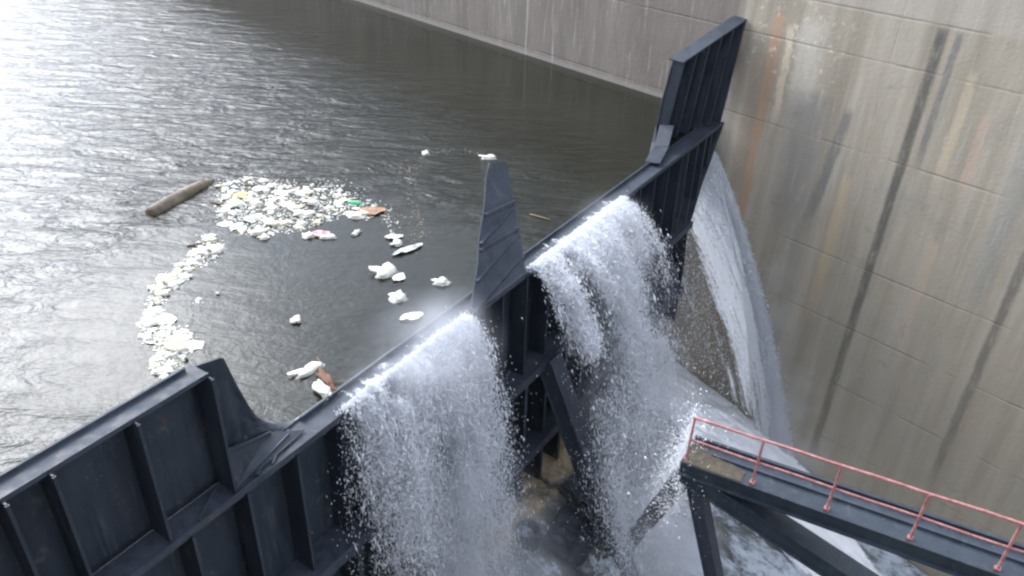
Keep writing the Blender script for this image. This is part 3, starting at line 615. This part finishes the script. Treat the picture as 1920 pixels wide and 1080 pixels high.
def sheet_mesh(seed, sx, sy, h, k=12):
    v = []; f = []
    for s_ in (0, -.012):
        for i in range(k):
            for j in range(k):
                x = (i / (k - 1) - .5) * 2; y = (j / (k - 1) - .5) * 2; r = max(abs(x), abs(y)) / max(1e-6, math.hypot(x, y)) * (1 + .35 * mnoise.noise(Vector((math.atan2(y, x), seed * 2.7, 0))))
                v.append((x * r * sx, y * r * sy, h * (.6 + 1.2 * mnoise.noise(Vector((x * 1.8, y * 1.8, seed * 5)))) * (1 - .6 * max(abs(x), abs(y))) + s_ + .01))
    o_ = k * k
    for i in range(k - 1):
        for j in range(k - 1): q = (i * k + j, i * k + j + 1, (i + 1) * k + j + 1, (i + 1) * k + j); f.append(q[::-1]); f.append(tuple(o_ + a for a in q))
    bd = [(i, 0) for i in range(k)] + [(k - 1, j) for j in range(1, k)] + [(i, k - 1) for i in range(k - 2, -1, -1)] + [(0, j) for j in range(k - 2, 0, -1)]
    for (a, b), (c, d) in zip(bd, bd[1:] + bd[:1]): f.append((a * k + b, c * k + d, o_ + c * k + d, o_ + a * k + b))
    return v, f
MESH = {}
for i in range(6): MESH['foam', i] = mesh('foam_chunk', *chunk_mesh(i, 1, .6 + .2 * (i % 3), .3, 0), FOAMW if i % 3 else CREAM)
for i in range(4): MESH['bag', i] = mesh('plastic_bag', *sheet_mesh(i, 1, .7, .22), PETW if i % 2 else FOAMW)
bot_v, bot_f = lathe([(-.5, .02), (-.495, .13), (-.45, .155), (-.2, .145), (-.15, .155), (.1, .155), (.15, .145), (.25, .15), (.38, .07), (.42, .055), (.46, .055)], 12)
cap_v, cap_f = lathe([(.45, .03), (.452, .068), (.515, .068), (.52, .05)], 12)
MESH['bottle'] = mesh('bottle_body', bot_v, bot_f, PETW); MESH['cap'] = {m.name: mesh('cap', cap_v, cap_f, m) for m in (BLUEP, FOAMW)}
MESH['bottle_green'] = mesh('bottle_body', bot_v, bot_f, GREENP); MESH['bottle_white'] = mesh('bottle_body', bot_v, bot_f, FOAMW)
cup_v, cup_f = lathe([(-.5, .28), (-.48, .3), (.45, .4), (.5, .42), (.5, .38), (-.4, .25)], 14); MESH['cup'] = mesh('foam_cup', cup_v, cup_f, FOAMW)
MESH['stick'] = mesh('stick', *lathe([(-.5, .02), (-.48, .035), (-.1, .045), (.2, .04), (.48, .03), (.5, .015)], 7), WOOD)
def put(kind, px, py, size, rz, label, cat, group=None, idx=0, z=0.03, tilt=0, mat=None, P=None, sc=None):
    P = water_at(px, py, 0) if P is None else P
    nm = {'foam': 'foam_chunk', 'bag': 'plastic_bag', 'bottle': 'plastic_bottle', 'bottle_green': 'plastic_bottle', 'bottle_white': 'plastic_bottle', 'cup': 'foam_cup', 'stick': 'stick'}[kind]
    sc3 = tuple(size * q for q in (sc or (1, 1, 1)))
    if kind.startswith('bottle'):
        o = bpy.data.objects.new(nm, None); COL.objects.link(o); b = bpy.data.objects.new('bottle_body', MESH[kind]); c = bpy.data.objects.new('cap', MESH['cap'][random.choice((BLUEP.name, FOAMW.name))])
        for q in (b, c): COL.objects.link(q); q.parent = o
    else:
        me = MESH[(kind, idx)] if kind in ('foam', 'bag') else MESH[kind]
        if mat: me = me.copy(); me.materials.clear(); me.materials.append(mat)
        o = bpy.data.objects.new(nm, me); COL.objects.link(o)
    o.location = (P[0], P[1], z); o.rotation_euler = (random.uniform(-.2, .2), tilt, rz); o.scale = sc3; tag(o, label, cat, group); return o
# the driftwood log
lg = empty('log', tuple(water_at(335, 374))); tag(lg, 'waterlogged brown log floating at the far left of the debris', 'log'); A_ = water_at(283, 402); B_ = water_at(400, 338); d = B_ - A_
pts = [A_ + d * t + np.array([0, 0, -.02 + .03 * math.sin(t * 3)]) for t in np.linspace(0, 1, 16)]
LOGM = Sh('wet log'); _a = LOGM.noise(3, 6, .7, LOGM.map((1, 1, 1))); LOGM.fin(LOGM.ramp(_a, [(.35, (.06, .045, .03)), (.55, (.13, .10, .06)), (.7, (.2, .17, .12))]), .6, LOGM.bump(_a, .8, .05)); LOGM = LOGM.m
o = MB().tube(pts, [.19, .21, .21, .2, .21, .2, .2, .2, .19, .19, .18, .17, .17, .14, .11, .06], 12).build('trunk', LOGM, lg, smooth=True)
for v in o.data.vertices: k_ = .03 * mnoise.noise(Vector(v.co) * 4); v.co.z += k_; v.co.x += k_
o = MB().tube([A_ - d * .004, A_ + d * .004], [.12, .14], 12).build('cut_end', RUST, lg)
o = MB().tube([A_ + d * .72, A_ + d * .74 + np.array([.05, .12, .12]), A_ + d * .78 + np.array([.05, .2, .2])], [.035, .028, .012], 7).build('branch_stub', LOGM, lg)
# rafts of rubbish
def in_poly(x, y, poly):
    c = False; j = len(poly) - 1
    for i in range(len(poly)):
        (xi, yi), (xj, yj) = poly[i], poly[j]
        if (yi > y) != (yj > y) and x < (xj - xi) * (y - yi) / (yj - yi) + xi: c = not c
        j = i
    return c
raftA = [(410, 345), (470, 335), (560, 350), (625, 345), (665, 370), (715, 392), (695, 412), (650, 402), (608, 418), (560, 432), (500, 440), (440, 436), (405, 412)]
raftB = [(378, 436), (412, 452), (412, 482), (352, 512), (318, 545), (302, 582), (320, 605), (366, 632), (368, 650), (352, 672), (312, 708), (284, 700), (298, 655), (262, 630), (272, 600), (282, 560), (300, 525), (335, 500), (362, 478)]
placed = []
def scatter(poly, n, dmin, szr, grp, where, flat=1):
    xs = [p[0] for p in poly]; ys = [p[1] for p in poly]; c = 0; tr = 0
    while c < n and tr < n * 60:
        tr += 1; x = random.uniform(min(xs), max(xs)); y = random.uniform(min(ys), max(ys))
        if not in_poly(x, y, poly): continue
        P = water_at(x, y); s_ = szr[0] + (szr[1] - szr[0]) * random.random() ** 2
        if any((P[0] - q[0]) ** 2 + (P[1] - q[1]) ** 2 < (dmin * (s_ + q[2])) ** 2 for q in placed): continue
        placed.append((P[0], P[1], s_)); c += 1; r = random.random(); rz = random.uniform(0, 6.28)
        if r < .46:
            i = random.randrange(6); put('foam', x, y, s_, rz, ('white' if i % 3 else 'yellowed') + ' lump of foam packed among rubbish in ' + where, 'foam lump', 'foam lumps in ' + grp, i, z=s_ * .12)
        elif r < .74: i = random.randrange(4); put('bag', x, y, s_ * 1.15, rz, ('cloudy' if i % 2 else 'white') + ' crumpled plastic sheet lying in ' + where, 'plastic bag', 'plastic scraps in ' + grp, i, z=.01)
        elif r < .92: put('bottle', x, y, s_ * 2.1, rz, 'cloudy plastic drink bottle floating in ' + where, 'bottle', 'bottles in ' + grp, z=.02)
        elif r < .96: put('cup', x, y, s_ * 1.2, rz, 'white foam cup lying on its side in ' + where, 'cup', 'cups in ' + grp, z=.03)
        else: put('stick', x, y, s_ * 4, rz, 'short brown stick caught in ' + where, 'stick', 'sticks in ' + grp, z=.02)
scatter(raftA, 175, .5, (.05, .19), 'the upper debris raft', 'the wide debris raft right of the log')
scatter(raftB, 100, .45, (.06, .23), 'the left debris raft', 'the curved debris raft above the gate flange')
# pieces that stand apart
put('foam', 722, 514, .25, .4, 'largest white foam block floating alone between debris raft and gate', 'foam block', idx=1, z=.05, sc=(1, .9, 1))
put('bag', 748, 522, .18, 1.0, 'white plastic scrap touching the largest foam block', 'plastic scrap', idx=0)
put('foam', 746, 559, .17, .2, 'oval white foam piece floating just below the largest foam block', 'foam piece', idx=2, z=.04)
put('foam', 827, 532, .18, -.2, 'oval white foam piece nearest to the folded gate plate', 'foam piece', idx=4, z=.04, sc=(1, .8, 1))
put('bag', 772, 596, .24, .5, 'cream and brown wrapper floating close behind the nearer waterfall crest', 'wrapper', idx=1, mat=CREAM)
put('foam', 555, 604, .085, .1, 'small square white foam cube alone in the middle of the eddy', 'foam cube', idx=5, z=.05, sc=(1, 1.1, 1.3), mat=FOAMW)
put('cup', 408, 552, .07, .1, 'tiny white cup alone inside the curve of debris', 'cup')
put('bag', 765, 470, .34, .75, 'long pale plastic strip floating right of the upper raft', 'plastic strip', idx=1, sc=(1.2, .45, 1))
put('bag', 738, 446, .22, .2, 'jagged white foam scrap above the long pale strip', 'foam scrap', idx=0, sc=(1, .7, 1))
put('foam', 745, 458, .13, 1.2, 'small white lump beside the jagged foam scrap', 'foam lump', idx=1)
put('foam', 668, 438, .11, 1.1, 'narrow white foam stub below the green bottle', 'foam stub', idx=2, sc=(1.3, .6, 1))
put('bottle_green', 668, 383, .42, -.2, 'bright green bottle at the right end of the upper raft', 'bottle')
put('bag', 600, 440, .22, 0, 'faded pink plastic scrap at the lower edge of the upper raft', 'plastic scrap', idx=0, mat=PINKP)
put('foam', 614, 446, .14, 0, 'flat white foam strip right of the pink scrap', 'foam strip', idx=1, sc=(1.4, .6, .8))
put('foam', 578, 443, .13, .3, 'white foam lump left of the pink scrap', 'foam lump', idx=2)
put('foam', 495, 447, .12, .3, 'white foam lump just off the lower left edge of upper raft', 'foam lump', idx=4)
put('bag', 450, 368, .2, .8, 'yellow plastic carton in the left part of the upper raft', 'carton', idx=1, mat=YELL)
put('foam', 407, 471, .17, .6, 'white foam block at the top of the curved left raft', 'foam block', idx=1)
put('bag', 371, 563, .22, 2.0, 'murky half sunken plastic sheet inside the curve of debris', 'plastic sheet', idx=1, z=-.03)
put('foam', 915, 297, .22, .05, 'white foam slab floating at the tip of the folded plate', 'foam slab', idx=1, sc=(1, .55, .8), z=.03)
put('foam', 798, 288, .10, .1, 'small white foam bit on the dark water left of the slab', 'foam bit', idx=2)
put('stick', 1012, 408, .6, -.5, 'pale twig floating on dark water right of the folded plate', 'twig', z=.02)
put('foam', 578, 697, .24, .75, 'white foam box lid caught against the gate beside the brown bark', 'box lid', idx=1, sc=(1.2, .5, .6))
put('foam', 606, 737, .17, -.9, 'white wedge of foam stuck on the gate edge below the bark', 'foam wedge', idx=2, sc=(1.4, .6, .7), z=.1)
o = put('foam', 612, 715, .22, -.95, 'brown bark piece wedged at the gate edge between two white foam pieces', 'bark', idx=4, sc=(1.5, .5, .6), mat=RUST, z=.05); o.name = 'bark_piece'
o = put('bag', 695, 398, .34, .3, 'brown leafy clump with pink scraps at the right tip of the raft', 'leaf clump', idx=2, mat=plain('leaf litter', (.45, .27, .17), .9, 12, .6)); o.name = 'leaf_clump'
for (x, y) in ((630, 735), (600, 680), (640, 718)): put('stick', x, y, .3, random.random() * 3, 'thin brown twig beside the bark piece at the gate edge', 'twig', 'twigs by the bark piece')
# fine scum: specks nobody could count
def specks(name, pts, label, mat, smin=.008, smax=.03):
    v = []; f = []
    for (x, y, jit) in pts:
        P = water_at(x + random.gauss(0, jit), y + random.gauss(0, jit * .6)); r = random.uniform(smin, smax); b = len(v); k = 5
        for zz in (0, .008):
            for q in range(k): t = 2 * math.pi * q / k + r * 99; rr = r * random.uniform(.6, 1.3); v.append((P[0] + rr * math.cos(t), P[1] + rr * math.sin(t), zz + .003))
        f.append(tuple(b + k + q for q in range(k)))
        for q in range(k): f.append((b + q, b + (q + 1) % k, b + k + (q + 1) % k, b + k + q))
    o = bpy.data.objects.new(name, mesh(name, v, f, mat, False)); COL.objects.link(o); tag(o, label, 'scum', kind='stuff'); return o
def along(poly, n, jit): 
    out = []
    for _ in range(n):
        i = random.randrange(len(poly) - 1); t = random.random(); out.append((poly[i][0] + (poly[i + 1][0] - poly[i][0]) * t, poly[i][1] + (poly[i + 1][1] - poly[i][1]) * t, jit))
    return out
def inside(poly, n, jit):
    out = []; xs = [p[0] for p in poly]; ys = [p[1] for p in poly]
    while len(out) < n:
        x = random.uniform(min(xs), max(xs)); y = random.uniform(min(ys), max(ys))
        if in_poly(x, y, poly): out.append((x, y, jit))
    return out
specks('pale_scum', inside(raftA, 2200, 5) + inside(raftB, 1500, 6) + along([(405, 345), (470, 335), (640, 345), (720, 395), (740, 440)], 160, 8), 'fine pale scum and crumbs between the pieces of floating rubbish', FOAMW, .006, .03)
specks('brown_scum', along([(915, 292), (870, 282), (830, 284), (790, 292), (766, 325), (772, 380), (790, 430), (780, 470)], 220, 5) + along([(720, 400), (760, 410), (790, 430)], 80, 12) + inside(raftA, 300, 8), 'thin trail of brown scum on the dark water left of the folded plate', SCUM, .006, .022)

# ================================================================== WRECKAGE ON THE SILL
def rough_plate(name, c, a, b, label, cat, mat, th=.05, seed=1):
    c, a, b = (np.array(q, float) for q in (c, a, b)); P = np.zeros((10, 12, 3))
    for i, y in enumerate(np.linspace(-1, 1, 10)):
        for j, x in enumerate(np.linspace(-1, 1, 12)): e = 1 + .12 * fbm(x * 3 + seed, y * 3); P[i, j] = c + a * x * e + b * y * e + np.array([0, 0, .10 * fbm(x * 2, y * 2, seed)])
    r_ = empty(name, tuple(c)); m_ = MB(); m_.grid(P); m_.build('plate', mat, r_, solid=th)
    m_ = MB(); m_.beam(c - a * .95 + b * .3 + np.array([0, 0, .07]), c + a * .95 + b * .25 + np.array([0, 0, .07]), _g, .06, .12); m_.build('stiffener', mat, r_); tag(r_, label, cat); return r_
rough_plate('broken_plate', G(7.75, -1.9, -7.75), _g * .75 - _m * .15, -_m * .7 + np.array([0, 0, -.3]), 'dark wet steel plate lying on the sill right of the open joint', 'broken plate', STEEL)
rough_plate('broken_plate', G(5.9, -2.1, -7.85), _g * .8 + _m * .1, -_m * .55 + np.array([0, 0, -.28]), 'dark wet steel plate lying on the sill left of the open joint', 'broken plate', STEEL, seed=4)
r_ = empty('pipe_end', tuple(G(5.0, -1.2, -7.5))); tag(r_, 'short dark pipe stub standing in shallow foam on the brown sill', 'pipe')
m_ = MB(); pr = []
for (rr, zz) in ((.34, -.4), (.34, .16), (.27, .16), (.27, -.3), (.0, -.3)): pr.append((rr, zz))
k = 20; v = []; f = []
for (rr, zz) in pr:
    for q in range(k): t = 2 * math.pi * q / k; v.append(G(5.0 + max(rr, .001) * math.cos(t), -1.2 + max(rr, .001) * math.sin(t), -7.5 + zz))
for i in range(len(pr) - 1):
    for q in range(k): f.append((i * k + q, i * k + (q + 1) % k, (i + 1) * k + (q + 1) % k, (i + 1) * k + q))
m_.poly(v, f); m_.build('pipe_ring', STEEL, r_)
